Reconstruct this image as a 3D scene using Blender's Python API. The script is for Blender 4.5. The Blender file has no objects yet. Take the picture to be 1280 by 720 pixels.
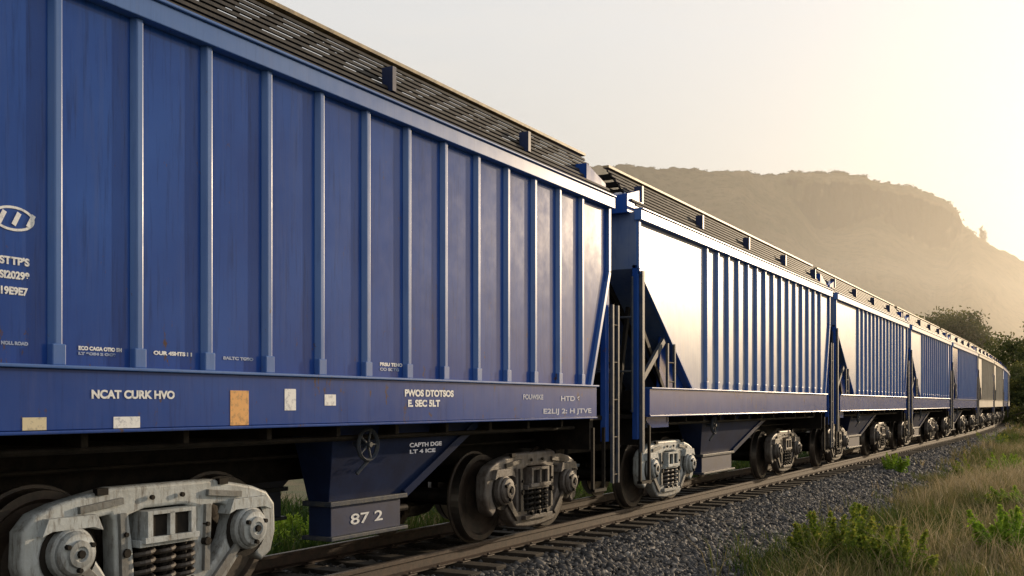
import bpy, math, random
import numpy as np
from mathutils import Vector, Matrix, noise as mnoise
random.seed(3); rng=np.random.default_rng(7)
S=bpy.context.scene
TH=math.radians(29.7); CAM=Vector((7.43,0,1.72))
FW=Vector((-math.sin(TH),math.cos(TH),0)); RT=Vector((math.cos(TH),math.sin(TH),0))
def pos(px,depth,z=0.0):
    p=CAM+FW*depth+RT*((px-640)/1280*depth); return Vector((p.x,p.y,z))
S0=60.0;R=860.0
def dev(y):
    if y<S0: return 0.0
    if y<330: return -(y-S0)**2/(2*R)
    return -(270**2)/(2*R)-(y-330)*270/R

# ---------------------------------------------------------------- materials
def newmat(name):
    m=bpy.data.materials.new(name); m.use_nodes=True
    nt=m.node_tree; b=nt.nodes['Principled BSDF']; return m,nt,b
def N(nt,t,**k):
    n=nt.nodes.new(t)
    for a,v in k.items(): setattr(n,a,v)
    return n
def ramp(nt,src,stops):
    r=nt.nodes.new('ShaderNodeValToRGB'); e=r.color_ramp.elements
    while len(e)<len(stops): e.new(0.5)
    for el,(p,c) in zip(e,stops):
        el.position=p; el.color=c if len(c)==4 else (*c,1)
    nt.links.new(src,r.inputs[0]); return r.outputs[0]
def mix(nt,f,a,b,mode='MIX'):
    m=nt.nodes.new('ShaderNodeMix'); m.data_type='RGBA'; m.blend_type=mode
    for s,v in ((0,f),(6,a),(7,b)):
        if isinstance(v,(int,float)): m.inputs[s].default_value=v
        elif isinstance(v,tuple): m.inputs[s].default_value=(*v,1)
        else: nt.links.new(v,m.inputs[s])
    return m.outputs[2]
def coords(nt,scale=(1,1,1),kind='Object'):
    t=nt.nodes.new('ShaderNodeTexCoord'); m=nt.nodes.new('ShaderNodeMapping')
    m.inputs['Scale'].default_value=scale; nt.links.new(t.outputs[kind],m.inputs[0]); return m.outputs[0]
def noise(nt,vec,scale,detail=4,rough=.55):
    n=N(nt,'ShaderNodeTexNoise'); n.inputs['Scale'].default_value=scale; n.inputs['Detail'].default_value=detail
    n.inputs['Roughness'].default_value=rough; nt.links.new(vec,n.inputs['Vector']); return n.outputs['Fac']
def bump(nt,b,h,strength,dist):
    n=N(nt,'ShaderNodeBump'); n.inputs['Strength'].default_value=strength; n.inputs['Distance'].default_value=dist
    nt.links.new(h,n.inputs['Height']); nt.links.new(n.outputs[0],b.inputs['Normal'])

def paint(name,c,c2,rough=.38,dirt=(.16,.13,.10),dirtamt=.35,spec=.3,wave=.02,rustlvl=.70,dark=.5,rv=(.06,.14)):
    m,nt,b=newmat(name); L=nt.links
    co=coords(nt); st=coords(nt,(5,5,.28)); 
    big=noise(nt,co,.9,5); f=ramp(nt,big,[(.3,(0,0,0)),(.7,(1,1,1))])
    base=mix(nt,f,c,c2)
    s=noise(nt,st,2.4,7,.68); sf=ramp(nt,s,[(.52,(0,0,0)),(.80,(dirtamt,)*3)])
    base=mix(nt,sf,base,tuple(.5*x+.5*y for x,y in zip(c2,dirt)))
    s2=noise(nt,coords(nt,(3,9,.5)),3.1,6,.7); base=mix(nt,ramp(nt,s2,[(.52,(0,0,0)),(.70,(.6,)*3)]),base,tuple(x*dark for x in c))
    sep=N(nt,'ShaderNodeSeparateXYZ'); L.new(co,sep.inputs[0])
    mr=N(nt,'ShaderNodeMapRange'); L.new(sep.outputs[2],mr.inputs[0])
    for i,v in ((1,1.5),(2,2.9),(3,1),(4,0)): mr.inputs[i].default_value=v
    sp=noise(nt,coords(nt,(1,1,.5)),7,7,.75); ad=N(nt,'ShaderNodeMath',operation='MULTIPLY_ADD'); L.new(mr.outputs[0],ad.inputs[0]); ad.inputs[1].default_value=.07; L.new(sp,ad.inputs[2])
    base=mix(nt,ramp(nt,ad.outputs[0],[(rustlvl-.03,(0,0,0)),(rustlvl+.01,(1,1,1))]),base,(.09,.05,.03))
    g=noise(nt,co,5,6,.7); gm=N(nt,'ShaderNodeMath',operation='MULTIPLY'); L.new(g,gm.inputs[0]); L.new(mr.outputs[0],gm.inputs[1])
    gm2=N(nt,'ShaderNodeMath',operation='MULTIPLY'); L.new(gm.outputs[0],gm2.inputs[0]); gm2.inputs[1].default_value=.4
    base=mix(nt,gm2.outputs[0],base,tuple(.7*x+.3*y for x,y in zip(c,dirt)))
    L.new(base,b.inputs['Base Color'])
    rr=N(nt,'ShaderNodeMapRange'); L.new(g,rr.inputs[0]); rr.inputs[3].default_value=rough-rv[0]; rr.inputs[4].default_value=rough+rv[1]
    L.new(rr.outputs[0],b.inputs['Roughness'])
    b.inputs['Specular IOR Level'].default_value=spec
    w=noise(nt,coords(nt,(1,1,.6)),1.5,2); bump(nt,b,w,.3,wave)
    return m
def rusty(name,c,c2,rough=.7,scale=8,bstr=.4,spec=.4):
    m,nt,b=newmat(name); co=coords(nt)
    n=noise(nt,co,scale,8,.7); f=ramp(nt,n,[(.40,(0,0,0)),(.60,(1,1,1))])
    nt.links.new(mix(nt,f,c,c2),b.inputs['Base Color']); b.inputs['Roughness'].default_value=rough; b.inputs['Specular IOR Level'].default_value=spec
    n2=noise(nt,co,scale*5,6,.7); bump(nt,b,n2,bstr,.006); return m
M_BLUE=paint('blue_paint',(.012,.054,.27),(.023,.086,.36),.16,(.12,.12,.14),.45,spec=.25,wave=.008,rustlvl=.685,rv=(.04,.08))
M_BLUE_LIT=paint('sunlit_blue_paint',(.055,.12,.32),(.19,.24,.35),.34,(.34,.30,.25),.7,spec=.4,dark=.7)  # warm sun reflection painted into the lightened blue base and streak colours
M_TAN=paint('weathered_grey_paint',(.30,.27,.23),(.40,.36,.30),.5)
M_RIB=paint('blue_rib_paint',(.05,.135,.40),(.09,.19,.46),.28,spec=.45,wave=.004,dark=.8)
M_SILL=paint('blue_sill_paint',(.012,.055,.27),(.022,.082,.35),.20,(.2,.16,.12),.3,wave=.006,spec=.3,rv=(.05,.10))
M_HOP=rusty('dark_blue_underframe',(.007,.016,.060),(.011,.026,.09),.45,3,.15)
M_DARK=rusty('dark_steel',(.008,.007,.007),(.020,.016,.013),.7,spec=.2)
M_BLK=rusty('roof_steel',(.005,.005,.006),(.010,.009,.008),.8,spec=.08)
M_SLAT=rusty('roof_slat_steel',(.028,.026,.025),(.055,.047,.04),.6,spec=.25)
M_SUNEDGE=rusty('sunlit_walkway_edge',(.42,.32,.18),(.20,.15,.09),.5)  # gold of the low sun on the roof edge, put into the base colour
M_GREY=rusty('ladder_paint',(.035,.048,.08),(.08,.085,.09),.55,spec=.25)
def truckpaint(name,c,c2,dark):
    m,nt,b=newmat(name); co=coords(nt); n=noise(nt,co,4,8,.7)
    base=mix(nt,ramp(nt,n,[(.42,(0,0,0)),(.6,(1,1,1))]),c,c2)
    n2=noise(nt,coords(nt,(9,9,2)),2.5,8,.75); base=mix(nt,ramp(nt,n2,[(.50,(0,0,0)),(.66,(.85,)*3)]),base,dark)
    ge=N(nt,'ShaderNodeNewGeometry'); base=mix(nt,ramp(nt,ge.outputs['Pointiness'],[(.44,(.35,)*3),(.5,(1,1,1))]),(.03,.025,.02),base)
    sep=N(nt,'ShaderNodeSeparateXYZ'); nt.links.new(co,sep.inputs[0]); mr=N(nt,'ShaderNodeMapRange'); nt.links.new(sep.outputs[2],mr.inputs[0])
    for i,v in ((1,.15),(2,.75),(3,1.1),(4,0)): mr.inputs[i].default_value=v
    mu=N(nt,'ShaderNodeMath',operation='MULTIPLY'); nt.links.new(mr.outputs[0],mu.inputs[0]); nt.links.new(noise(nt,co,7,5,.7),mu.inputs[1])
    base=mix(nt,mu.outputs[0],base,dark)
    nt.links.new(base,b.inputs['Base Color']); b.inputs['Roughness'].default_value=.5; bump(nt,b,noise(nt,co,28,6,.7),.6,.006); return m
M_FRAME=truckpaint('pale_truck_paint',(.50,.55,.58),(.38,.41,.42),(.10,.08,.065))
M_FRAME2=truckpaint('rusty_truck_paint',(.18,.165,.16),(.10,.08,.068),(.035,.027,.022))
M_WHEEL=rusty('wheel_steel',(.030,.024,.020),(.06,.043,.033),.5,6)
M_TREAD,_nt,_b=newmat('polished_steel'); _b.inputs['Base Color'].default_value=(.35,.32,.30,1); _b.inputs['Metallic'].default_value=1; _b.inputs['Roughness'].default_value=.35
M_RAIL=rusty('rail_steel',(.075,.048,.034),(.04,.028,.022),.65,9)
M_RTOP=rusty('rail_head_steel',(.15,.12,.095),(.08,.06,.048),.45,6,.1)
M_TIE=rusty('sleeper_timber',(.026,.021,.017),(.05,.04,.03),.85,7,.8)
def flat(name,c,rough=.5):
    m,nt,b=newmat(name); co=coords(nt,kind='Object'); n=noise(nt,co,22,6,.75)
    f=ramp(nt,n,[(.34,(.45,.47,.55)),(.5,(1,1,1))])
    nt.links.new(mix(nt,1.0,c,f,'MULTIPLY'),b.inputs['Base Color']); b.inputs['Roughness'].default_value=rough; return m
M_WHITE=flat('white_lettering',(.78,.80,.82)); M_ORANGE=flat('orange_marking',(.72,.36,.10)); M_CREAM=flat('cream_marking',(.62,.55,.38))
M_DIM=flat('worn_lettering',(.28,.36,.55))

# ---------------------------------------------------------------- mesh builder
class MB:
    def __init__(s): s.v=[];s.f=[];s.m=[];s.mats=[]
    def mi(s,m):
        if m not in s.mats: s.mats.append(m)
        return s.mats.index(m)
    def add(s,vs,fs,m):
        o=len(s.v); s.v+= [tuple(v) for v in vs]; i=s.mi(m)
        for f in fs: s.f.append([a+o for a in f]); s.m.append(i)
    def hexa(s,b,t,m):
        s.add(list(b)+list(t),[(3,2,1,0),(4,5,6,7),(0,1,5,4),(1,2,6,5),(2,3,7,6),(3,0,4,7)],m)
    def box(s,x0,x1,y0,y1,z0,z1,m):
        s.hexa([(x0,y0,z0),(x1,y0,z0),(x1,y1,z0),(x0,y1,z0)],[(x0,y0,z1),(x1,y0,z1),(x1,y1,z1),(x0,y1,z1)],m)
    def prism(s,poly,x0,x1,m):
        n=len(poly); vs=[(x0,a,b) for a,b in poly]+[(x1,a,b) for a,b in poly]
        ar=sum(poly[i][0]*poly[(i+1)%n][1]-poly[(i+1)%n][0]*poly[i][1] for i in range(n))
        fs=[tuple(range(n))[::-1],tuple(range(n,2*n))]+[(i,(i+1)%n,n+(i+1)%n,n+i) for i in range(n)]
        if ar<0: fs=[f[::-1] for f in fs]
        s.add(vs,fs,m)
    def tube(s,p,q,r,m,n=8,r2=None):
        p=Vector(p);q=Vector(q); d=(q-p).normalized(); a=d.orthogonal().normalized(); b=d.cross(a); r2=r if r2 is None else r2
        vs=[]
        for c,rr in ((p,r),(q,r2)):
            for i in range(n):
                t=2*math.pi*i/n; vs.append(c+a*(rr*math.cos(t))+b*(rr*math.sin(t)))
        s.add(vs,[tuple(range(n))[::-1],tuple(range(n,2*n))]+[(i,(i+1)%n,n+(i+1)%n,n+i) for i in range(n)],m)
    def strut(s,p,q,w,t,m):
        p=Vector(p);q=Vector(q); d=(q-p).normalized(); u=Vector((1,0,0)); v=d.cross(u).normalized()*w/2; u=u*t/2
        s.hexa([p-v-u,p+v-u,p+v+u,p-v+u],[q-v-u,q+v-u,q+v+u,q-v+u],m)
    def lathe(s,prof,cx,cy,cz,m,n=40):
        vs=[];k=len(prof)
        for i in range(n):
            t=2*math.pi*i/n
            for x,r in prof: vs.append((cx+x,cy+r*math.cos(t),cz+r*math.sin(t)))
        fs=[(i*k+j,i*k+j+1,((i+1)%n)*k+j+1,((i+1)%n)*k+j) for i in range(n) for j in range(k-1)]
        s.add(vs,fs,m)
    def helix(s,cx,cy,z0,z1,R_,r,turns,m,n=10,seg=6):
        tot=int(turns*n); vs=[];fs=[]
        for i in range(tot+1):
            t=2*math.pi*i/n; z=z0+(z1-z0)*i/tot
            for j in range(seg):
                a=2*math.pi*j/seg; rr=R_+r*math.cos(a)
                vs.append((cx+rr*math.cos(t),cy+rr*math.sin(t),z+r*math.sin(a)))
        for i in range(tot):
            for j in range(seg): fs.append((i*seg+j,i*seg+(j+1)%seg,(i+1)*seg+(j+1)%seg,(i+1)*seg+j))
        s.add(vs,fs,m)
    def mesh(s,name):
        me=bpy.data.meshes.new(name); me.from_pydata(s.v,[],s.f)
        for m in s.mats: me.materials.append(m)
        me.polygons.foreach_set('material_index',s.m); me.update(); return me
def obj(name,data,parent=None,bevel=0,loc=None):
    o=bpy.data.objects.new(name,data); S.collection.objects.link(o)
    if parent: o.parent=parent
    if loc: o.location=loc
    if bevel:
        b=o.modifiers.new('b','BEVEL'); b.width=bevel; b.segments=2; b.limit_method='ANGLE'; b.angle_limit=math.radians(35)
    return o
def empty(name,loc=(0,0,0),rot=0):
    o=bpy.data.objects.new(name,None); S.collection.objects.link(o); o.location=loc; o.rotation_euler=(0,0,rot); o.empty_display_size=.3; return o

# ---------------------------------------------------------------- truck (bogie)
AX=.875; WR=.545; AZ=.56
def sideframe_mesh(mat):
    cu=bpy.data.curves.new('sf','CURVE'); cu.dimensions='2D'; cu.fill_mode='BOTH'; cu.extrude=.05; cu.bevel_depth=.028; cu.bevel_resolution=2
    half=[(0,1.07),(.50,1.07),(.78,1.02),(.96,.985),(1.12,.93),(1.21,.83),(1.22,.60),(1.17,.44),(1.08,.385),(1.03,.42),(1.0,.50),(.84,.50),(.76,.42),(.62,.27),(.50,.19),(.2,.16),(0,.16)]
    out=half+[(-a,b) for a,b in half[1:-1]][::-1]
    holes=[[(-.31,.34),(-.33,.60),(-.37,.90),(-.2,.945),(.2,.945),(.37,.90),(.33,.60),(.31,.34)],
           [(.50,.925),(.62,.915),(.705,.87),(.73,.76),(.67,.58),(.56,.42),(.47,.34),(.44,.38),(.455,.86)]]
    holes.append([(-a,b) for a,b in holes[1]])
    for pl in [out]+holes:
        sp=cu.splines.new('POLY'); sp.points.add(len(pl)-1); sp.use_cyclic_u=True
        for p,(a,b) in zip(sp.points,pl): p.co=(a,b,0,1)
    o=bpy.data.objects.new('tmp',cu); S.collection.objects.link(o)
    bpy.context.view_layer.update()
    me=bpy.data.meshes.new_from_object(o.evaluated_get(bpy.context.evaluated_depsgraph_get()))
    bpy.data.objects.remove(o); me.materials.clear(); me.materials.append(mat)
    me.transform(Matrix(((0,0,1,0),(1,0,0,0),(0,1,0,0),(0,0,0,1)))); me.update(); return me
def truck_mesh(mat,detail):
    b=MB()
    prof=[(-.07,.10),(-.075,.20),(-.02,.30),(-.03,.43),(-.055,.46),(-.055,WR-.0),(.055,WR-.012),(.058,.47),(.02,.44),(.015,.30),(.06,.20),(.08,.10)]
    flange=[(-.055,WR),(-.06,WR+.028),(-.085,WR+.028),(-.09,.46)]
    for ay in (-AX,AX):
        for sx in (-1,1):
            pr=[(x*sx,r) for x,r in prof]; b.lathe(pr,sx*.735,ay,AZ,M_WHEEL,44)
            b.lathe([(x*sx,r) for x,r in flange],sx*.735,ay,AZ,M_WHEEL,44)
            b.lathe([(sx*-.056,WR+.001),(sx*.055,WR-.01)],sx*.735,ay,AZ,M_TREAD,44)
            cz=AZ+.10
            b.lathe([(sx*.0,.0),(sx*.0,.235),(sx*.006,.235)],sx*1.083,ay,cz-.01,M_DARK,28)
            b.lathe([(0,.19),(sx*.07,.185),(sx*.085,.17),(sx*.088,.15)],sx*1.06,ay,cz,mat,28)
            b.lathe([(0,.165),(sx*.10,.16),(sx*.12,.14),(sx*.125,.10),(sx*.15,.095),(sx*.155,.055),(sx*.14,.05),(sx*.14,0)],sx*1.07,ay,cz,mat,28)
            for k in range(3):
                a=k*2*math.pi/3+.5
                b.tube((sx*1.19,ay+.115*math.cos(a),cz+.115*math.sin(a)),(sx*1.225,ay+.115*math.cos(a),cz+.115*math.sin(a)),.020,M_DARK,6)
            b.tube((sx*1.21,ay,cz),(sx*1.235,ay,cz),.03,M_DARK,8)
            b.prism([(ay-.25,cz+.14),(ay-.20,cz+.26),(ay+.20,cz+.26),(ay+.25,cz+.14),(ay+.17,cz+.17),(ay-.17,cz+.17)],sx*1.0,sx*1.14,mat)
        b.tube((-1,ay,AZ),(1,ay,AZ),.09,M_DARK,16)
    b.box(-1.0,1.0,-.20,.20,.66,.90,M_DARK)
    for sx in (-1,1):
        def bb(x0,x1,*r): b.box(*sorted((sx*x0,sx*x1)),*r)
        bb(.93,1.13,-.29,.29,.625,.68,mat); bb(.93,1.12,-.24,.24,.68,.90,mat)
        bb(1.12,1.16,-.24,-.19,.68,.90,mat); bb(1.12,1.16,.19,.24,.68,.90,mat); bb(1.12,1.16,-.025,.025,.70,.88,mat)
        bb(1.12,1.16,-.19,.19,.87,.90,mat); bb(1.12,1.17,-.27,.27,.655,.70,mat)
        bb(1.121,1.126,-.19,-.025,.70,.87,M_DARK); bb(1.121,1.126,.025,.19,.70,.87,M_DARK)
        bb(.88,1.14,-.37,.37,.245,.295,mat); bb(.85,.93,-.34,.34,.295,.66,M_DARK)
        for q in (-1,1):
            b.strut((sx*1.085,q*.405,.36),(sx*1.085,q*.425,.90),.06,.05,mat)
            b.strut((sx*1.085,q*.50,.27),(sx*1.085,q*.80,.56),.07,.05,mat)
            b.strut((sx*1.085,q*.42,.995),(sx*1.085,q*.80,.955),.05,.05,mat)
            b.tube((sx*1.05,q*.40,.60),(sx*1.13,q*.40,.60),.035,M_DARK,8); b.tube((sx*1.05,q*.405,.74),(sx*1.13,q*.405,.74),.02,M_DARK,6)
            bb(1.05,1.10,q*.60-.05,q*.60+.05,1.05,1.10,M_DARK)
        for cy in (-.20,0,.20):
            b.helix(sx*1.05,cy,.305,.615,.080,.021,4.5,M_DARK if not detail else M_FRAME2,n=14)
            b.tube((sx*1.05,cy,.30),(sx*1.05,cy,.63),.035,M_DARK,8)
        b.tube((sx*1.09,-.15,1.0),(sx*1.115,-.15,1.0),.02,M_DARK,8); b.tube((sx*1.09,.15,1.0),(sx*1.115,.15,1.0),.02,M_DARK,8)
    for ay in (-.34,.34):
        b.tube((-.75,ay,.42),(.75,ay,.42),.045,M_DARK,8)
        for sx in (-1,1):
            yy=ay+(.1 if ay>0 else -.1)
            b.box(*sorted((sx*.68,sx*.80)),yy-.03,yy+.03,.35,.72,M_DARK)
    b.tube((.35,-.7,.86),(.35,.7,.6),.03,M_DARK,6)
    return b.mesh('truck_gear')
SF={}
TR={}
def add_truck(parent,y,kind):
    mat=M_FRAME if kind==0 else M_FRAME2
    if kind not in SF:
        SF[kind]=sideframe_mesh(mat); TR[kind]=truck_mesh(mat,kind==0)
    for sx in (-1,1):
        obj('side_frame',SF[kind],parent,loc=(sx*1.0,y,0))
    obj('wheelset',TR[kind],parent,loc=(0,y,0),bevel=.006)

# ---------------------------------------------------------------- hopper car
ZSB,ZST,ZT=1.55,1.95,4.56
def car_mesh(L,cutL,cutR,zcL,zcR,ribs,hops,body,rib,sill,sillr):
    b=MB(); X=1.54
    poly=[(0,ZT),(0,zcL),(cutL,ZST),(L-cutR,ZST),(L,zcR),(L,ZT)]
    b.prism(poly,-X,X,body)
    for sx in (-1,1):
        def bx(a,c,*r): b.box(*sorted((sx*a,sx*c)),*r)
        for ry in ribs:
            x0=sx*X;x1=sx*1.592
            v=[(x0,ry-.052),(x0,ry+.052),(x1,ry+.026),(x1,ry-.026)]
            if sx<0: v=v[::-1]
            b.hexa([(p,q,ZST+.01) for p,q in v],[(p,q,ZT-.13) for p,q in v],rib)
            bx(X,1.598,ry-.05,ry+.05,ZST+.022,ZST+.16,rib)
        for (a,c) in (((.035,ZT-.1),(.035,zcL)),((.03,zcL),(cutL+.03,ZST)),((L-.035,ZT-.1),(L-.035,zcR)),((L-.03,zcR),(L-cutR-.03,ZST))):
            b.strut((sx*(X+.022),a[0],a[1]),(sx*(X+.022),c[0],c[1]),.07,.05,rib)
        bx(X-.02,1.635,-.03,L+.03,ZT-.13,ZT+.02,rib)
        bx(X-.02,1.66,-.03,L+.03,ZT+.022,ZT+.045,rib)
        bx(1.44,1.60,sillr[0],sillr[1],ZSB,ZST,sill)
        bx(1.44,1.64,sillr[0],sillr[1],ZST-.002,ZST+.022,rib)
        bx(1.44,1.615,sillr[0],sillr[1],ZSB-.025,ZSB-.002,sill)
    b.hexa([(-1.40,0,ZT+.03),(1.40,0,ZT+.03),(1.40,L,ZT+.03),(-1.40,L,ZT+.03)],[(-.8,0,ZT+.30),(.8,0,ZT+.30),(.8,L,ZT+.30),(-.8,L,ZT+.30)],M_BLK)
    b.box(-1.4,1.4,.5,L-.5,1.62,1.93,M_DARK); b.box(-.35,.35,-.15,L+.15,.95,1.5,M_DARK)
    b.tube((1.30,.6,1.40),(1.30,L-.6,1.40),.028,M_DARK,8); b.tube((-1.30,.6,1.40),(-1.30,L-.6,1.40),.028,M_DARK,8); b.tube((.7,.6,1.22),(.7,L-.6,1.22),.022,M_DARK,6)
    y=.6
    while y<L-.5:
        b.box(-1.43,1.43,y,y+.06,1.42,1.62,M_DARK); y+=.9
    for (t0,t1,b0,b1) in hops:
        for sx in (-1,1):
            def h4(xa,xb,ya,yb,z): 
                xa,xb=sorted((sx*xa,sx*xb)); return [(xa,ya,z),(xb,ya,z),(xb,yb,z),(xa,yb,z)]
            b.hexa(h4(.70,.95,b0,b1,.74),h4(.72,1.28,t0,t1,1.60),M_HOP)
            b.box(*sorted((sx*.66,sx*1.02)),b0-.05,b1+.08,.72,.77,M_GREY)
            b.box(*sorted((sx*.70,sx*.98)),b0,b1,.40,.72,M_HOP)
            b.box(*sorted((sx*.66,sx*1.04)),b0-.06,b1+.06,.39,.43,M_GREY)
            b.strut((sx*1.285,t1,1.58),(sx*.99,b1+.05,.76),.09,.05,M_HOP)
        b.tube((.8,b1+.02,.58),(.8,b1+.35,.58),.04,M_DARK,8)
        cy=t0+.40
        b.lathe([(0,.13),(.03,.15),(0,.17),(-.03,.15),(0,.13)],1.36,cy,1.33,M_GREY,20)
        for k in range(5):
            a=k*2*math.pi/5; b.tube((1.36,cy,1.33),(1.36,cy+.14*math.cos(a),1.33+.14*math.sin(a)),.014,M_GREY,6)
        b.tube((1.2,cy,1.33),(1.4,cy,1.33),.03,M_GREY,8)
        b.tube((1.35,cy+.05,1.2),(1.30,cy-.1,1.05),.02,M_GREY,6)
    return b
def roof_rack(b,L,y0,y1):
    n=8
    for sx in (-1,1):
        for i in range(n):
            t=i/(n-1); x=sx*(1.53-.45*t); z=ZT+.10+.55*t
            v=[(x-sx*.012,z-.016),(x+sx*.014,z-.016),(x+sx*.004,z+.016),(x-sx*.020,z+.016)]
            if sx<0: v=v[::-1]
            b.hexa([(p,y0,q) for p,q in v],[(p,y1,q) for p,q in v],M_SLAT)
        x=sx*1.05; b.box(x-.05,x+.05,y0,y1,ZT+.70,ZT+.735,M_SUNEDGE)
        y=y0+.2
        while y<y1:
            b.strut((sx*1.46,y,ZT+.04),(sx*1.02,y,ZT+.66),.04,.03,M_BLK); y+=1.3
        y=y0+.4
        while y<y1:
            b.box(*sorted((sx*1.34,sx*1.47)),y,y+.06,ZT+.22,ZT+.46,M_HOP); y+=2.75
    b.box(-.28,.28,y0,y1,ZT+.72,ZT+.75,M_BLK)
    b.box(-.80,.80,y0,y1,ZT+.28,ZT+.55,M_BLK)
    y=y0+.4
    while y<y1-.3:
        b.box(-1.0,1.0,y,y+.07,ZT+.62,ZT+.70,M_BLK); y+=.55
def ends(b,L,zcL,cutL,zcR,cutR):
    def ladder(sx,ya,yb,z0,z1,step=.33):
        for yy in (ya,yb): b.box(*sorted((sx*1.575,sx*1.615)),yy-.022,yy+.022,z0,z1,M_GREY)
        z=z0+.12
        while z<z1-.05: b.tube((sx*1.60,ya,z),(sx*1.60,yb,z),.012,M_DARK,6); z+=step
    for (e,d,zc,cut) in ((0,1,zcL,cutL),(L,-1,zcR,cutR)):
        for sx in (-1,1):
            if cut>1:
                b.box(*sorted((sx*1.56,sx*1.61)),*sorted((e+d*.08,e+d*.16)),1.0,zc-.03,M_GREY)
                ladder(sx,e+d*1.12,e+d*1.42,ZST,zc-1.05,.30)
                b.strut((sx*1.52,e+d*.14,ZST+.05),(sx*1.52,e+d*1.15,zc-1.0),.09,.05,M_GREY)
                b.strut((sx*1.46,e+d*.12,3.15),(sx*1.46,e+d*1.3,1.95),.08,.04,M_DARK)
                b.prism([(e+d*1.15,ZST-.02),(e+d*cut,ZST-.02),(e+d*(cut-.05),ZST+.1),(e+d*1.25,ZST+.95)],*sorted((sx*1.40,sx*1.44)),M_BLUE)
                b.prism([(e+d*.35,ZSB+.06),(e+d*.9,ZSB-.2),(e+d*1.6,ZSB-.2),(e+d*1.6,ZSB+.3),(e+d*.6,ZSB+.3)],*sorted((sx*1.30,sx*1.43)),M_BLUE)
            else: ladder(sx,e-d*.02,e-d*.20,.62,zc-.45,.52)
            b.box(*sorted((sx*1.48,sx*1.555)),min(e+d*.0,e+d*.12),max(e+d*.0,e+d*.12),1.2,zc+.05,M_BLUE)
            for yy in (.15,.5): b.box(*sorted((sx*1.52,sx*1.56)),e+d*yy-.02,e+d*yy+.02,.55,1.4,M_DARK)
            b.box(*sorted((sx*1.50,sx*1.58)),min(e+d*.13,e+d*.52),max(e+d*.13,e+d*.52),.53,.57,M_DARK)
            b.tube((sx*1.5,e-d*.05,1.6),(sx*1.5,e-d*.05,3.6),.016,M_GREY,6)
        b.box(-1.5,1.5,min(e+d*.02,e+d*.5),max(e+d*.02,e+d*.5),1.50,1.56,M_DARK)
        b.box(-1.45,1.45,min(e+d*.3,e+d*.42),max(e+d*.3,e+d*.42),1.1,1.5,M_DARK)
        for z in (2.2,3.0): b.tube((-1.5,e-d*.05,z),(1.5,e-d*.05,z),.016,M_GREY,6)
        for x in (-1.0,-.35,.35,1.0):
            b.strut((x,e+d*.02,zc-.1),(x,e+d*(max(cut,.6)-.05),ZST+.05),.12,.06,M_DARK)
            b.box(x-.04,x+.04,min(e,e+d*.12),max(e,e+d*.12),1.5,zc,M_DARK)
        b.strut((1.2,e+d*.05,1.6),(1.2,e+d*.5,3.2),.08,.05,M_DARK)
        b.box(.5,1.1,min(e+d*.1,e+d*.5),max(e+d*.1,e+d*.5),1.7,2.2,M_DARK)
        b.box(-.12,.12,min(e-d*.55,e+d*.1),max(e-d*.55,e+d*.1),.95,1.15,M_DARK)
        b.box(-.2,.2,min(e-d*.5,e-d*.25),max(e-d*.5,e-d*.25),.9,1.22,M_DARK)
        hp=[(.45,e-d*.05,1.2),(.46,e-d*.2,.85),(.42,e-d*.4,.62),(.35,e-d*.55,.6)]
        for p,q in zip(hp,hp[1:]): b.tube(p,q,.03,M_BLK,8)
        b.lathe([(0,.02),(.02,.2),(0,.24),(-.02,.2)],.9,e-d*.03,2.4,M_GREY,20)
        b.prism([(e-d*.12,ZT-.02),(e-d*.12,ZT+.25),(e+d*.5,ZT+.42),(e+d*.5,ZT-.02)],-1.45,1.45,M_BLUE)
def make_car(name,s,L,kind,cut=(2.35,.5),trucks=(2.6,9.9),hops=None,ribs=None,zc=(3.72,3.72),tk=(1,1),mesh=None):
    x0,x1=dev(s),dev(s+L); e=empty(name,(x0,s,0),math.atan2(-(x1-x0),L))
    if mesh is None:
        body,rib={0:(M_BLUE,M_RIB),1:(M_BLUE_LIT,M_RIB),2:(M_TAN,M_TAN)}[kind]
        sill=M_SILL if kind<2 else M_TAN
        b=car_mesh(L,cut[0],cut[1],zc[0],zc[1],ribs,hops,body,rib,sill,(.38,L-.5) if kind or cut[0]>1 else (0.3,L-.5))
        mb=b.mesh('body')
        r=MB(); roof_rack(r,L,.0,L+.2); mr=r.mesh('roof_walkway')
        g=MB(); ends(g,L,zc[0],cut[0],zc[1],cut[1]); mg=g.mesh('end_gear')
        mesh=(mb,mr,mg)
    obj('body',mesh[0],e,bevel=.010 if s<40 else 0); obj('roof_walkway',mesh[1],e); obj('end_gear',mesh[2],e)
    for y,k in zip(trucks,tk): add_truck(e,y,k)
    return e,mesh

C1=2.2; L1=13.02-C1
ribs1=[y-C1 for y in [4.31+.651*k for k in range(-3,13)] if y-C1>.3]
car1,_=make_car('covered_hopper_car',C1,L1,0,cut=(.6,.6),trucks=(5.64-C1,11.75-C1),
    hops=[(7.45-C1,10.1-C1,7.76-C1,8.90-C1)],ribs=ribs1,zc=(3.55,3.55),tk=(0,1))
L2=12.5
ribs2=[3.05+.6*k for k in range(15)]
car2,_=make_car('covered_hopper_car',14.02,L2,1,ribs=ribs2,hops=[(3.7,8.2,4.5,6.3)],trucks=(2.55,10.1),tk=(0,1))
L3=11.6
ribs3=[2.9+.6*k for k in range(14)]
m3={}
s=27.2
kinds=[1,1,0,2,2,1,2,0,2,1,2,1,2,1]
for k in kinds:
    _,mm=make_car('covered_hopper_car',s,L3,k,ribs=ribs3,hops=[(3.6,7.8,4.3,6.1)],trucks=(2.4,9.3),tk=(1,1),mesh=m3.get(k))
    m3[k]=mm; s+=L3+.75
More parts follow.
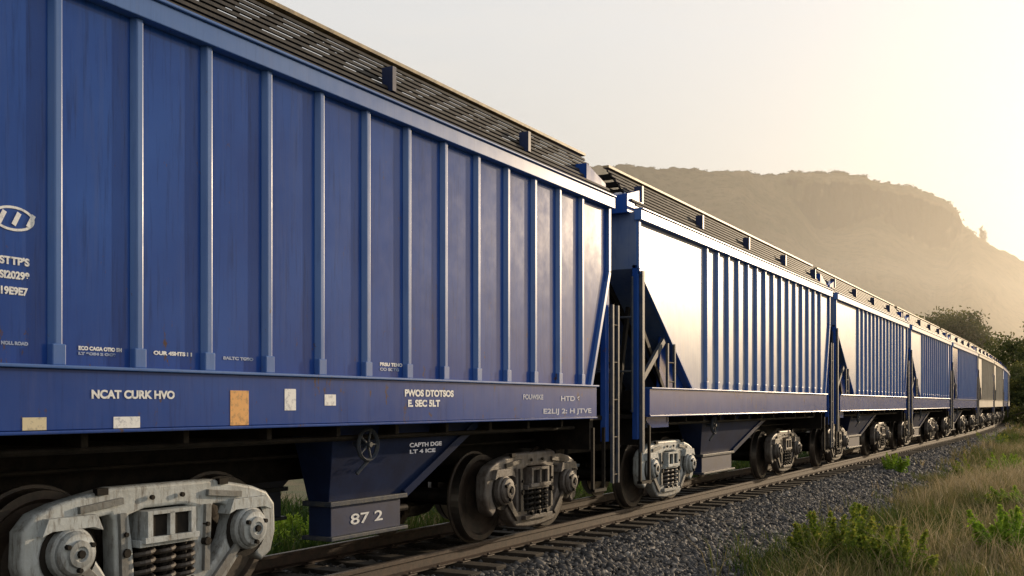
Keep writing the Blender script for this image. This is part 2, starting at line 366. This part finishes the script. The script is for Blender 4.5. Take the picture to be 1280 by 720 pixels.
make_car('covered_hopper_car',C1-.75-L3,L3,0,ribs=ribs3,hops=[(3.6,7.8,4.3,6.1)],trucks=(2.4,9.3),tk=(1,1),mesh=m3[0])

def sA(px,D=5.83): return D*(1697/(1370-px)-.5703)
def zA(px,py,D=5.83): return 1.72+(505-py)/((1370-px)*.8685/D)
def text(t,px,py_base,hpx,mat,x=1.604,wpx=None,car=car1,c0=C1,D=5.83):
    cu=bpy.data.curves.new('lettering','FONT'); cu.body=t; sc=(1370-px)*.8685/D
    cu.size=hpx/sc/.70; cu.offset=.0045*cu.size/.1 if hpx>7 and hpx<12 else .002; cu.extrude=.0008; cu.materials.append(mat)
    o=bpy.data.objects.new('lettering',cu); S.collection.objects.link(o); o.parent=car
    y=sA(px,D)-c0; o.location=(x,y,zA(px,py_base,D)); o.rotation_euler=(math.pi/2,0,math.pi/2)
    if wpx:
        bpy.context.view_layer.update(); w=sA(px+wpx,D)-sA(px,D)
        if o.dimensions.x>0: o.scale=(w/o.dimensions.x,1,1)
    return o
text('NCAT CURK HVO',113,497.5,10,M_WHITE,wpx=104)
text('PWOS DTOTSOS',505,495,8,M_WHITE,wpx=61)
text('E. SEC 5LT',509,508,8,M_WHITE,wpx=40)
text('FOUWSKE',653,499,6,M_DIM,wpx=25); text('HTD 6',700,501,6,M_DIM,wpx=24)
text('E2LIJ 2: H JTVE',678,517,6,M_DIM,wpx=60)
XS=1.5435;DD=5.89
text('STTP\'S',-2,328,9,M_WHITE,XS,38,D=DD); text('SI20298',-2,346,9,M_WHITE,XS,38,D=DD); text('19E9E7',-2,366,9,M_WHITE,XS,34,D=DD)
text('ECO CAGA OTIO 5H',97,437,4.5,M_WHITE,XS,54,D=DD); text('LT 8O54 2 OCR',97,443,3,M_DIM,XS,48,D=DD)
text('OUR 4SHTS I 1',191,443,4.5,M_WHITE,XS,48,D=DD); text('8ALTC TGSO',278,449,3.5,M_DIM,XS,38,D=DD)
text('PRSU TEHO',474,457,4,M_WHITE,XS,28,D=DD); text('CO SCTG',474,463,3.4,M_DIM,XS,24,D=DD)
text('NOLL ROAD',0,430,4,M_DIM,XS,34,D=DD)
text('CAPTH DGE',512,559,5,M_DIM,1.325,40,D=6.1); text('LT 4 ICE',512,567,4.5,M_DIM,1.325,32,D=6.1)
text('87 2',437,656,13,M_WHITE,.985,wpx=40,D=6.45)
def patch(px0,px1,py0,py1,mat,name,x0=1.6):
    b=MB(); y0,y1=sA(px0)-C1,sA(px1)-C1; z1,z0=zA(px0,py0),zA(px0,py1)
    b.box(x0-.01,x0+.004,y0,y1,max(z0,ZSB+.004),z1,mat); return obj(name,b.mesh(name),car1)
patch(287,310,488,532,M_ORANGE,'orange_marking'); patch(27,57,522,541,M_CREAM,'cream_marking')
patch(141,174,521,538,M_WHITE,'white_placard'); patch(355,369,486,513,M_WHITE,'white_placard'); patch(405,419,493,507,M_WHITE,'white_placard')
b=MB(); n=36; cy=(sA(-12,DD)+sA(42,DD))/2-C1; ry=(sA(42,DD)-sA(-12,DD))/2; cz=zA(15,273,DD); rz=.078
vs=[];fs=[]
for k in range(n):
    a=2*math.pi*k/n
    for q in (1.0,.80): vs.append((XS+.002,cy+(ry-(1-q)*.10)*math.cos(a),cz+rz*q*math.sin(a)))
for k in range(n): fs.append((2*k,2*((k+1)%n),2*((k+1)%n)+1,2*k+1))
b.add(vs,fs,M_WHITE)
for o_ in (-.10,.0,.10): b.strut((XS+.002,cy+o_,cz-.04),(XS+.002,cy+o_+.04,cz+.04),.03,.004,M_WHITE)
obj('oval_mark',b.mesh('oval_mark'),car1)

# ---------------------------------------------------------------- track
trk=empty('railway_track')
ys=np.concatenate([np.arange(-30,60,10),np.arange(60,330,4)]).tolist()
def rail(dx,name):
    prof=[(-.075,-.17),(.075,-.17),(.075,-.155),(.012,-.14),(.012,-.05),(.037,-.04),(.037,-.008),(.028,0),(-.028,0),(-.037,-.008),(-.037,-.04),(-.012,-.05),(-.012,-.14),(-.075,-.155)]
    b=MB(); n=len(prof); vs=[]; b.mi(M_RAIL); b.mi(M_RTOP)
    for y in ys:
        for px_,pz in prof: vs.append((dx+px_+dev(y),y,pz))
    b.v=vs
    for i in range(len(ys)-1):
        for j in range(n):
            b.f.append([i*n+j,i*n+(j+1)%n,(i+1)*n+(j+1)%n,(i+1)*n+j]); b.m.append(1 if j in (6,7,8) else 0)
    obj(name,b.mesh(name),trk)
rail(.735,'near_rail'); rail(-.735,'far_rail')
b=MB(); y=-12
while y<150:
    dx=dev(y)+random.uniform(-.06,.06); j=random.uniform(-.03,.03)
    b.box(dx-1.34,dx+1.34,y-.12+j,y+.12+j,-.38,-.180+random.uniform(-.012,.004),M_TIE)
    for sx in (-1,1):
        b.box(dev(y)+sx*.735-.14,dev(y)+sx*.735+.14,y-.09+j,y+.09+j,-.178,-.160,M_RAIL)
        for q in (-.105,.105): b.box(dev(y)+sx*.735+q-.015,dev(y)+sx*.735+q+.015,y-.02,y+.02,-.16,-.135,M_RAIL)
    y+=.56
obj('sleepers',b.mesh('sleepers'),trk,bevel=.01)

# ---------------------------------------------------------------- ground
def np_mesh(name,V,F,mats,attr=None):
    V=np.asarray(V,dtype=np.float32);F=np.asarray(F,dtype=np.int32); k=F.shape[1]; m=len(F)
    me=bpy.data.meshes.new(name); me.vertices.add(len(V)); me.vertices.foreach_set('co',V.ravel())
    me.loops.add(m*k); me.loops.foreach_set('vertex_index',F.ravel())
    me.polygons.add(m); me.polygons.foreach_set('loop_start',np.arange(0,m*k,k,dtype=np.int32)); 
    for mt in mats: me.materials.append(mt)
    me.update(calc_edges=True)
    if attr:
        for nm,arr in attr.items():
            a=me.attributes.new(nm,'FLOAT','POINT'); a.data.foreach_set('value',np.asarray(arr,dtype=np.float32))
    return me
def smooth_noise(x,y):
    return (np.sin(x*.9+1.3*np.sin(y*.31))*np.cos(y*.7+1.1*np.sin(x*.23))+.5*np.sin(x*2.3+y*1.1)*np.cos(y*1.9-x*.7))/1.5
def gz(d,y):
    a=np.abs(d); z=np.where(a<1.6,-.262,np.where(a<3.5,-.262-(a-1.6)/1.9*.45,-.712))
    edge=np.clip((a-3.2)/2,0,1); z=z+edge*.09*smooth_noise(d*1.1,y*.8)
    z=z+.02*np.clip(1-edge,0,1)*np.where(a>1.4,smooth_noise(d*5,y*4),0)
    return z
devv=np.vectorize(dev)
dg=np.unique(np.concatenate([np.arange(-8,10,.2),np.geomspace(10,4000,40),-np.geomspace(8,4000,40)]))
yg=np.unique(np.concatenate([np.arange(-20,60,.5),np.arange(60,200,2),np.geomspace(200,5000,30),-np.geomspace(20,2000,16)]))
D_,Y_=np.meshgrid(dg,yg); Xg=D_+devv(Y_); Z_=gz(D_,Y_)
nd,ny=len(dg),len(yg); V=np.stack([Xg.ravel(),Y_.ravel(),Z_.ravel()],1)
I,J=np.meshgrid(np.arange(nd-1),np.arange(ny-1)); a=(J*nd+I).ravel(); F=np.stack([a,a+1,a+nd+1,a+nd],1)
m,nt,bs=newmat('ground_soil_and_ballast'); Lk=nt.links
co=coords(nt); at=N(nt,'ShaderNodeAttribute',attribute_name='lat')
vor=N(nt,'ShaderNodeTexVoronoi'); vor.inputs['Scale'].default_value=17; Lk.new(co,vor.inputs['Vector'])
gcol=ramp(nt,vor.outputs['Color'],[(0,(.025,.025,.028)),(.5,(.055,.055,.06)),(1,(.12,.115,.11))])
gd=ramp(nt,vor.outputs['Distance'],[(.2,(1,1,1)),(.75,(.25,.25,.25))]); gcol=mix(nt,1.0,gcol,gd,'MULTIPLY')
n1=noise(nt,co,.5,6); n2=noise(nt,co,6,6,.7)
soil=mix(nt,ramp(nt,n1,[(.38,(0,0,0)),(.60,(1,1,1))]),(.16,.12,.065),(.06,.078,.025)); soil=mix(nt,ramp(nt,n2,[(.4,(0,0,0)),(.7,(1,1,1))]),soil,(.08,.065,.035))
ab=N(nt,'ShaderNodeMath',operation='ABSOLUTE'); Lk.new(at.outputs['Fac'],ab.inputs[0])
n3=noise(nt,co,1.1,6,.7); ad=N(nt,'ShaderNodeMath',operation='MULTIPLY_ADD'); Lk.new(n3,ad.inputs[0]); ad.inputs[1].default_value=-1.6; Lk.new(ab.outputs[0],ad.inputs[2])
mr=N(nt,'ShaderNodeMapRange'); Lk.new(ad.outputs[0],mr.inputs[0]); mr.inputs[1].default_value=2.2; mr.inputs[2].default_value=2.9
Lk.new(mix(nt,mr.outputs[0],gcol,soil),bs.inputs['Base Color']); bs.inputs['Roughness'].default_value=.9
bump(nt,bs,vor.outputs['Distance'],.8,-.03)
obj('ground',np_mesh('ground',V,F,[m],{'lat':D_.ravel()}))

# ---------------------------------------------------------------- ballast stones
ph=(1+5**.5)/2
ico=np.array([(-1,ph,0),(1,ph,0),(-1,-ph,0),(1,-ph,0),(0,-1,ph),(0,1,ph),(0,-1,-ph),(0,1,-ph),(ph,0,-1),(ph,0,1),(-ph,0,-1),(-ph,0,1)])/1.9
icf=np.array([(0,11,5),(0,5,1),(0,1,7),(0,7,10),(0,10,11),(1,5,9),(5,11,4),(11,10,2),(10,7,6),(7,1,8),(3,9,4),(3,4,2),(3,2,6),(3,6,8),(3,8,9),(4,9,5),(2,4,11),(6,2,10),(8,6,7),(9,8,1)])
def scatter_stones(n,d0,d1,y0,y1,r0,r1,pw=1.0):
    y=y0+(y1-y0)*rng.random(n)**pw; d=d0+(d1-d0)*rng.random(n)
    lim=np.where(d>0, 3.6-.016*y+.5*smooth_noise(y*1.3,y*.7)+.35*rng.standard_normal(n), 99)
    keep=(d<lim); y=y[keep];d=d[keep]; n=len(y)
    r=r0+(r1-r0)*rng.random(n)**1.6
    V=ico[None]*(1+.28*rng.standard_normal((n,12,1)))
    sc=1+.3*rng.standard_normal((n,1,3)); sc[:,:,2]*=.75; V=V*sc*r[:,None,None]
    a=rng.random(n)*6.283; c,s_=np.cos(a)[:,None],np.sin(a)[:,None]
    x_=V[:,:,0]*c-V[:,:,1]*s_; y_=V[:,:,0]*s_+V[:,:,1]*c; t=(rng.random(n)-.5)[:,None]*1.6
    z_=V[:,:,2]*np.cos(t)+y_*np.sin(t); y_=y_*np.cos(t)-V[:,:,2]*np.sin(t)
    base=gz(d,y)+r*.35
    V=np.stack([x_+(d+devv(y))[:,None],y_+y[:,None],z_+base[:,None]],2).reshape(-1,3)
    F=(icf[None]+12*np.arange(n)[:,None,None]).reshape(-1,3)
    return V,F,np.repeat(rng.random(n),12)
def cat(parts):
    Vs=[];Fs=[];As=[];o=0
    for V,F,A in parts: Vs.append(V);Fs.append(F+o);As.append(A);o+=len(V)
    return np.concatenate(Vs),np.concatenate(Fs),np.clip(np.concatenate(As),0,1)
m,nt,bs=newmat('ballast_stone'); at=N(nt,'ShaderNodeAttribute',attribute_name='rnd')
c=ramp(nt,at.outputs['Fac'],[(0,(.018,.018,.021)),(.35,(.046,.047,.052)),(.7,(.090,.088,.092)),(.9,(.13,.11,.09)),(1,(.34,.32,.30))])
n_=noise(nt,coords(nt),30,4); c=mix(nt,1.0,c,ramp(nt,n_,[(.3,(.6,.6,.6)),(.6,(1,1,1))]),'MULTIPLY')
nt.links.new(c,bs.inputs['Base Color']); bs.inputs['Roughness'].default_value=.75
V,F,A=cat([scatter_stones(42000,1.37,4.3,6,28,.022,.050),scatter_stones(16000,-1.6,1.37,4,22,.020,.045),scatter_stones(22000,1.37,3.8,28,70,.04,.07),scatter_stones(2500,1.25,1.6,6,30,.03,.06)])
obj('ballast_gravel',np_mesh('ballast_gravel',V,F,[m],{'rnd':A}))

# ---------------------------------------------------------------- grass & weeds
def leafmat(name,stops,trans=.35,spec=.2):
    m,nt,bs=newmat(name); at=N(nt,'ShaderNodeAttribute',attribute_name='rnd')
    c=ramp(nt,at.outputs['Fac'],stops); nt.links.new(c,bs.inputs['Base Color']); bs.inputs['Roughness'].default_value=.6
    bs.inputs['Specular IOR Level'].default_value=spec
    if trans:
        tr=N(nt,'ShaderNodeBsdfTranslucent'); nt.links.new(c,tr.inputs[0]); mx=N(nt,'ShaderNodeMixShader'); mx.inputs[0].default_value=trans
        nt.links.new(bs.outputs[0],mx.inputs[1]); nt.links.new(tr.outputs[0],mx.inputs[2]); nt.links.new(mx.outputs[0],nt.nodes['Material Output'].inputs[0])
    else: bs.inputs['Roughness'].default_value=1
    return m
M_GRASS=leafmat('grass_blades',[(0,(.035,.070,.012)),(.35,(.080,.12,.02)),(.54,(.15,.15,.045)),(.77,(.30,.24,.125)),(1,(.46,.37,.225))])
def blades(P,h,w,lean,col):
    n=len(P); a=rng.random(n)*6.283; dx=np.cos(a);dy=np.sin(a); b_=rng.random(n)*6.283; lx=np.cos(b_)*lean*h; ly=np.sin(b_)*lean*h
    z0=np.zeros(n)
    p0=P+np.stack([-dx*w,-dy*w,z0-.02],1); p1=P+np.stack([dx*w,dy*w,z0-.02],1)
    q=P+np.stack([lx*.35,ly*.35,h*.55],1); p2=q+np.stack([dx*w*.8,dy*w*.8,z0],1); p3=q-np.stack([dx*w*.8,dy*w*.8,z0],1)
    r=P+np.stack([lx,ly,h*(1-.3*lean)],1); p4=r+np.stack([dx*w*.2,dy*w*.2,z0],1); p5=r-np.stack([dx*w*.2,dy*w*.2,z0],1)
    V=np.stack([p0,p1,p2,p3,p4,p5],1).reshape(-1,3); o=6*np.arange(n)[:,None]
    F=np.concatenate([o+np.array([[0,1,2,3]]),o+np.array([[3,2,4,5]])]); return V,F,np.repeat(col,6)
def join(name,parts,mat):
    V,F,A=cat(parts); return obj(name,np_mesh(name,V,F,[mat],{'rnd':A}))
def field(n,d0,d1,y0,y1,h0,h1,w,green=0.,pw=1.,tuft=7,edge=True):
    nt_=n//tuft; y=y0+(y1-y0)*rng.random(nt_)**pw; d=d0+(d1-d0)*rng.random(nt_)
    if edge:
        lim=3.6-.020*y+.55*smooth_noise(y*1.3,y*.7); pr=np.clip((d-lim+.25)/.9,0.0,1)**1.3+.012
        k=rng.random(nt_)<pr; y=y[k];d=d[k]
    k=len(y); pn=smooth_noise(d*1.3+3,y*.55)
    hh=(h0+(h1-h0)*rng.random(k)**1.5)*(1+.6*pn); cc=.54-.46*green+.42*smooth_noise(d*.8+9,y*.35+2)+.14*rng.standard_normal(k)
    y=np.repeat(y,tuft)+rng.standard_normal(k*tuft)*.06; d=np.repeat(d,tuft)+rng.standard_normal(k*tuft)*.06
    hh=np.repeat(hh,tuft)*(.6+.5*rng.random(k*tuft)); cc=np.repeat(cc,tuft)+.1*rng.standard_normal(k*tuft)
    P=np.stack([d+devv(y),y,gz(d,y)],1); return blades(P,hh,np.full(len(P),w),.2+.6*rng.random(len(P)),cc)
join('grass',[field(110000,2.6,11,12,34,.10,.50,.006),field(60000,2.0,14,34,80,.15,.6,.013),field(40000,1.5,30,80,230,.25,.7,.04),
   field(40000,-9,-1.9,6,40,.2,.6,.014,green=.9,edge=False),field(16000,-40,-3.2,40,120,.3,.6,.04,green=.6,edge=False),
   field(14000,3.8,9,14,60,.5,1.0,.005,green=-.5)],M_GRASS)
M_WEED=leafmat('weed_leaves',[(0,(.05,.085,.015)),(.5,(.12,.19,.025)),(.85,(.24,.29,.04)),(1,(.44,.38,.07))],.5)
M_WEED2=leafmat('bright_green_leaves',[(0,(.07,.13,.015)),(.5,(.17,.31,.03)),(1,(.33,.43,.05))],.5)
def leaves(C,size,col):
    n=len(C); nrm=rng.standard_normal((n,3)); nrm/=np.linalg.norm(nrm,axis=1)[:,None]
    t=np.cross(nrm,rng.standard_normal((n,3))); t/=np.linalg.norm(t,axis=1)[:,None]; bt=np.cross(nrm,t)
    s1=(size*(.6+.8*rng.random(n)))[:,None]; s2=s1*.5
    V=np.stack([C-t*s1,C+bt*s2,C+t*s1,C-bt*s2],1).reshape(-1,3); F=4*np.arange(n)[:,None]+np.array([[0,1,2,3]]); return V,F,np.repeat(col,4)
def weed(px,py,hgt,rad,n=900,bright=.55,stalks=13,ls=.028,mat=None):
    depth=2.42*1280/(py-505); p=pos(px,depth); d=p.x-dev(p.y); z0=float(gz(np.array(d),np.array(p.y)))
    parts=[]
    for k in range(stalks):
        a=random.uniform(0,6.28); rr=rad*math.sqrt(random.random()); top=np.array([p.x+rr*1.2*math.cos(a),p.y+rr*1.2*math.sin(a),z0+hgt*random.uniform(.45,1.1)*(1-.35*rr/rad)])
        base=np.array([p.x+rr*.6*math.cos(a),p.y+rr*.6*math.sin(a),z0])
        m_=n//stalks; t=rng.random(m_)**.7; C=base+(top-base)*t[:,None]+rng.standard_normal((m_,3))*rad*.16*(1.15-t)[:,None]
        C[:,2]=np.maximum(C[:,2],z0+.01)
        parts.append(leaves(C,np.full(m_,ls),bright*t+.25+.15*rng.standard_normal(m_)))
        B=np.repeat(base[None],2,0); V,F,A=blades(B,np.full(2,top[2]-z0),np.full(2,.006),.15+.05*rng.random(2),np.full(2,.5)); parts.append((V,F,A))
    return join('green_weed_plant',parts,mat or M_WEED)
for w in [(1025,706,1.05,.45,3400),(1052,716,1.1,.5,3400),(1085,716,.9,.5,3000),(1125,724,.8,.45,2600),(1215,602,1.0,.5,1600),(1120,603,.6,.4,1200),(1240,562,1.0,.8,1300),(1205,550,1.0,.9,1200),(1240,640,.5,.4,800)]:
    weed(*w)
for w in [(1262,696,1.15,.5,4600),(1285,676,1.15,.5,3400),(1258,596,1.0,.6,2600),(1280,640,.9,.6,2600),(1118,604,.7,.4,1400)]:
    weed(*w,mat=M_WEED2)
for w in [(340,684,.6,.6,2600),(375,680,.55,.55,2200),(395,676,.6,.5,2000),(318,694,.5,.4,1500),(362,694,.45,.5,1500),(722,628,.6,.7,1800),(748,624,.6,.7,1600),(705,632,.5,.6,1500)]:
    weed(*w,bright=.8,mat=M_WEED2)

# ---------------------------------------------------------------- trees
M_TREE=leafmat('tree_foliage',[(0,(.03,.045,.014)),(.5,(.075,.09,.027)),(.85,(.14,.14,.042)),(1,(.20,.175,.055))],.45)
M_SCRUB=leafmat('scrub_foliage',[(0,(.03,.03,.016)),(1,(.06,.055,.03))],0,0)
M_BARK=rusty('tree_bark',(.06,.045,.03),(.10,.08,.06),.9)
def tree(px,depth,H,W,n=7000,clumps=26,leaf=.17,name='broadleaf_tree'):
    p=pos(px,depth,-.75); e=empty(name,p); b=MB()
    b.tube((0,0,0),(0,0,H*.35),H*.028,M_BARK,9,H*.02); cs=[]
    for k in range(clumps):
        a=random.uniform(0,6.28); t=random.uniform(.12,1); el=t*H*.93
        wr=W/2*math.sqrt(max(.05,1-((t-.42)/.62)**2))*random.uniform(.35,1)
        cs.append((wr*math.cos(a),wr*math.sin(a),el,H*random.uniform(.07,.13)))
    for c in cs[:10]:
        q=Vector((0,0,H*random.uniform(.2,.4))); b.tube(q,c[:3],H*.012,M_BARK,6,H*.003)
    obj('trunk_and_limbs',b.mesh('trunk'),e)
    parts=[]
    for cx,cy,cz,r in cs:
        m_=n//clumps; v=rng.standard_normal((m_,3)); v/=np.linalg.norm(v,axis=1)[:,None]; rad=r*(.55+.55*rng.random(m_)**.5)*(1+.25*rng.standard_normal(m_))
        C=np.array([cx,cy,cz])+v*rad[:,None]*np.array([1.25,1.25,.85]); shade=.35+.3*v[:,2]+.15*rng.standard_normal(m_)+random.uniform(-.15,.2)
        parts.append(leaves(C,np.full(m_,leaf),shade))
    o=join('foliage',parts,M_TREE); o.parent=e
tree(1165,175,18,13,11000,38,.26); tree(1198,170,18,12,11000,38,.26); tree(1222,165,15,10,7000,28,.24)
tree(1142,190,16,10,8000,28,.26); tree(1252,135,11,8,8000,28,.18); tree(1275,125,12,9,9000,30,.18); tree(1300,120,12,9,6000,24,.18)
tree(1263,112,5.5,6,5000,18,.13); tree(1290,100,6.5,6,5000,18,.13)
parts=[]
for k in range(90):
    dp=random.uniform(200,330); px=random.uniform(1090,1500); p=pos(px,dp); hh=random.uniform(5,13)
    m_=450; v=rng.standard_normal((m_,3)); v/=np.linalg.norm(v,axis=1)[:,None]
    C=np.array([p.x,p.y,hh*.45])+v*np.array([hh*.6,hh*.6,hh*.5])*(.7+.4*rng.random(m_))[:,None]
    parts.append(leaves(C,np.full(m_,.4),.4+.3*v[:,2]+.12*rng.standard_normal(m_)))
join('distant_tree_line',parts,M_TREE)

# ---------------------------------------------------------------- mesa hill
prof=[(-1200,330),(-500,260),(0,225),(400,208),(760,205),(880,211),(960,216),(1040,212),(1080,219),(1120,228),(1160,237),(1185,249),(1197,262),(1203,279),(1222,293),(1245,306),(1280,325),(1330,352),(1400,385),(1500,420),(1700,450),(2100,475)]
us=np.sort(np.concatenate([np.linspace(-1200,700,80),np.linspace(702,1300,420),np.linspace(1310,2100,60)])); nu=len(us)
ry=np.interp(us,[p[0] for p in prof],[p[1] for p in prof])
DR=800.0
nv=100; vt=np.linspace(0,1,nv)
V=np.zeros((nu,nv+12,3))
def jagf(u): return .8*math.sin(u*.09)+.5*math.sin(u*.21+1)+.4*math.sin(u*.47+2)
def fr(x,y,z): return mnoise.fractal(Vector((x,y,z)),.9,2.1,5)
for i,u in enumerate(us):
    dr=DR+30*math.sin(u*.006); Hh=DR*(505-ry[i])/1280*dr/DR
    jag=jagf(u)
    w=min(1,max(0,(u-930)/90))*min(1,max(0,(1215-u)/30))
    for j,t in enumerate(vt):
        cl=.04+.15*w*(1+.25*math.sin(u*.05)); top=.05+.03*w
        if t<.04: hfr=1-top*t/.04; hor=.10*t/.04
        elif t<.14: q=(t-.04)/.10; hfr=1-top-cl*q; hor=.10+(.05-.035*w)*q+.012*fr(u*.06,q,0)*w
        else:
            q=(t-.14)/.86; hfr=(1-top-cl)*(1-q)**1.3; hor=(.15-.035*w)+q*(.85+.035*w)
        env=math.sin(math.pi*min(1,max(0,(t-.1)/.9)))
        gul=env*(8*math.sin(u*.019+1.6*math.sin(t*2.5+u*.008))+8*fr(u*.012+t*.8,t*1.1,3)+1.6*fr(u*.06,t*3,7))
        depth=dr-hor*430-gul*1.3
        z=Hh*hfr+gul*.5+(jag if t<.1 else 0)
        if t==1: z=-2
        p=pos(u,depth); V[i,j+12]=(p.x,p.y,z)
    for j in range(12):
        p=pos(u,dr+(12-j)*45); V[i,j]=(p.x,p.y,max(-2,Hh*(1-.02*(12-j))-6*(12-j)**1.2*.2+jag*(j/12)))
nt_=nv+12; I,J=np.meshgrid(np.arange(nu-1),np.arange(nt_-1),indexing='ij'); a=(I*nt_+J).ravel(); F=np.stack([a,a+1,a+nt_+1,a+nt_],1)
m,nt,bs=newmat('hill_scrub_and_rock'); co=coords(nt)
n1=noise(nt,co,.02,8,.65); n2=noise(nt,co,.16,8,.75)
c=mix(nt,ramp(nt,n1,[(.4,(0,0,0)),(.6,(1,1,1))]),(.18,.14,.085),(.10,.085,.05)); c=mix(nt,ramp(nt,n2,[(.5,(0,0,0)),(.64,(.8,.8,.8))]),c,(.04,.038,.022))
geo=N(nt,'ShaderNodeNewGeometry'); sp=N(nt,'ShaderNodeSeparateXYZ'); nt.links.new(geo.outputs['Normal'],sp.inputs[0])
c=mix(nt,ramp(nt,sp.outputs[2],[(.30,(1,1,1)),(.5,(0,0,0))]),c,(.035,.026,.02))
nt.links.new(c,bs.inputs['Base Color']); bs.inputs['Roughness'].default_value=1; bs.inputs['Specular IOR Level'].default_value=0
bump(nt,bs,n2,1,3)
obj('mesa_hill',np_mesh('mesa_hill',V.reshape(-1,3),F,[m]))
parts=[]
for k in range(260):
    u=random.choice([random.uniform(760,1240),random.uniform(880,1060)]); y_=float(np.interp(u,us,ry)); dr=DR+30*math.sin(u*.006); Hh=DR*(505-y_)/1280*dr/DR; p=pos(u,dr-2)
    sz=random.uniform(.5,1.5); C=np.array([p.x,p.y,Hh+jagf(u)-.3])+rng.standard_normal((14,3))*sz*np.array([.8,.8,.4]); parts.append(leaves(C,np.full(14,.8),.5*rng.random(14)))
for u in (1226,1229,1231):
    y_=float(np.interp(u,us,ry)); p=pos(u,DR+30*math.sin(u*.006)-2); Hh=DR*(505-y_)/1280*(DR+30*math.sin(u*.006))/DR
    C=np.array([p.x,p.y,Hh+3])+rng.standard_normal((60,3))*np.array([.8,.8,2.8]); parts.append(leaves(C,np.full(60,1.1),.5*rng.random(60)))
join('ridge_scrub',parts,M_SCRUB)

# ---------------------------------------------------------------- haze in the valley
def haze(name,x0,x1,y0,y1,z0,z1,dens):
    b=MB(); b.box(x0,x1,y0,y1,z0,z1,M_DARK); me=b.mesh(name); me.materials.clear()
    m=bpy.data.materials.new(name); m.use_nodes=True; nt=m.node_tree; nt.nodes.clear()
    v=nt.nodes.new('ShaderNodeVolumeScatter'); v.inputs['Density'].default_value=dens; v.inputs['Anisotropy'].default_value=.55; v.inputs['Color'].default_value=(1,.91,.77,1)
    out=nt.nodes.new('ShaderNodeOutputMaterial'); nt.links.new(v.outputs[0],out.inputs['Volume']); me.materials.append(m); obj(name,me)
haze('valley_haze',-1600,8,145,1500,-3,82,.0013)
haze('upper_haze',-1610,9,190,1510,83,165,.0004)

# ---------------------------------------------------------------- light
EL=math.radians(10.5); AZS=math.radians(16)
W=bpy.data.worlds.new('World'); S.world=W; W.use_nodes=True; nt=W.node_tree; bg=nt.nodes['Background']
sky=nt.nodes.new('ShaderNodeTexSky'); sky.sky_type='NISHITA'; sky.sun_disc=False; sky.sun_elevation=EL; sky.sun_rotation=AZS
sky.dust_density=2.5; sky.air_density=1.0; sky.ozone_density=1.0; sky.altitude=100
tc=nt.nodes.new('ShaderNodeTexCoord'); mp=nt.nodes.new('ShaderNodeMapping'); mp.inputs['Scale'].default_value=(1.2,1.2,7); nt.links.new(tc.outputs['Generated'],mp.inputs[0])
cn=noise(nt,mp.outputs[0],2.2,8,.6); cf=ramp(nt,cn,[(.50,(0,0,0)),(.75,(.4,.4,.4))])
hs=nt.nodes.new('ShaderNodeHueSaturation'); hs.inputs['Saturation'].default_value=.9; hs.inputs['Value'].default_value=.42; nt.links.new(sky.outputs[0],hs.inputs['Color'])
sz=N(nt,'ShaderNodeSeparateXYZ'); nt.links.new(tc.outputs['Generated'],sz.inputs[0])
veil=ramp(nt,sz.outputs[2],[(0.0,(.58,.46,.31)),(.12,(.61,.545,.44)),(.35,(.69,.665,.63))])
vm=mix(nt,1.0,veil,(10,10,10),'MULTIPLY')
c=mix(nt,1.0,hs.outputs[0],vm,'ADD')
c=mix(nt,cf,c,(9.0,8.4,7.6)); nt.links.new(c,bg.inputs[0]); bg.inputs[1].default_value=.10
ld=bpy.data.lights.new('sun','SUN'); ld.energy=2.9; ld.angle=math.radians(.6); ld.color=(1,.76,.50)
lo=bpy.data.objects.new('sun',ld); S.collection.objects.link(lo)
dv=Vector((math.sin(AZS)*math.cos(EL),math.cos(AZS)*math.cos(EL),math.sin(EL))); lo.rotation_euler=dv.to_track_quat('Z','Y').to_euler()
S.view_settings.view_transform='Standard'; S.view_settings.look='None'; S.view_settings.exposure=0

cd=bpy.data.cameras.new('camera'); cd.lens=36; cd.sensor_width=36; cd.shift_y=(505-360)/1280; cd.clip_end=12000; cd.clip_start=.1
cam=bpy.data.objects.new('camera',cd); S.collection.objects.link(cam); cam.location=CAM; cam.rotation_euler=(math.pi/2,0,TH); S.camera=cam
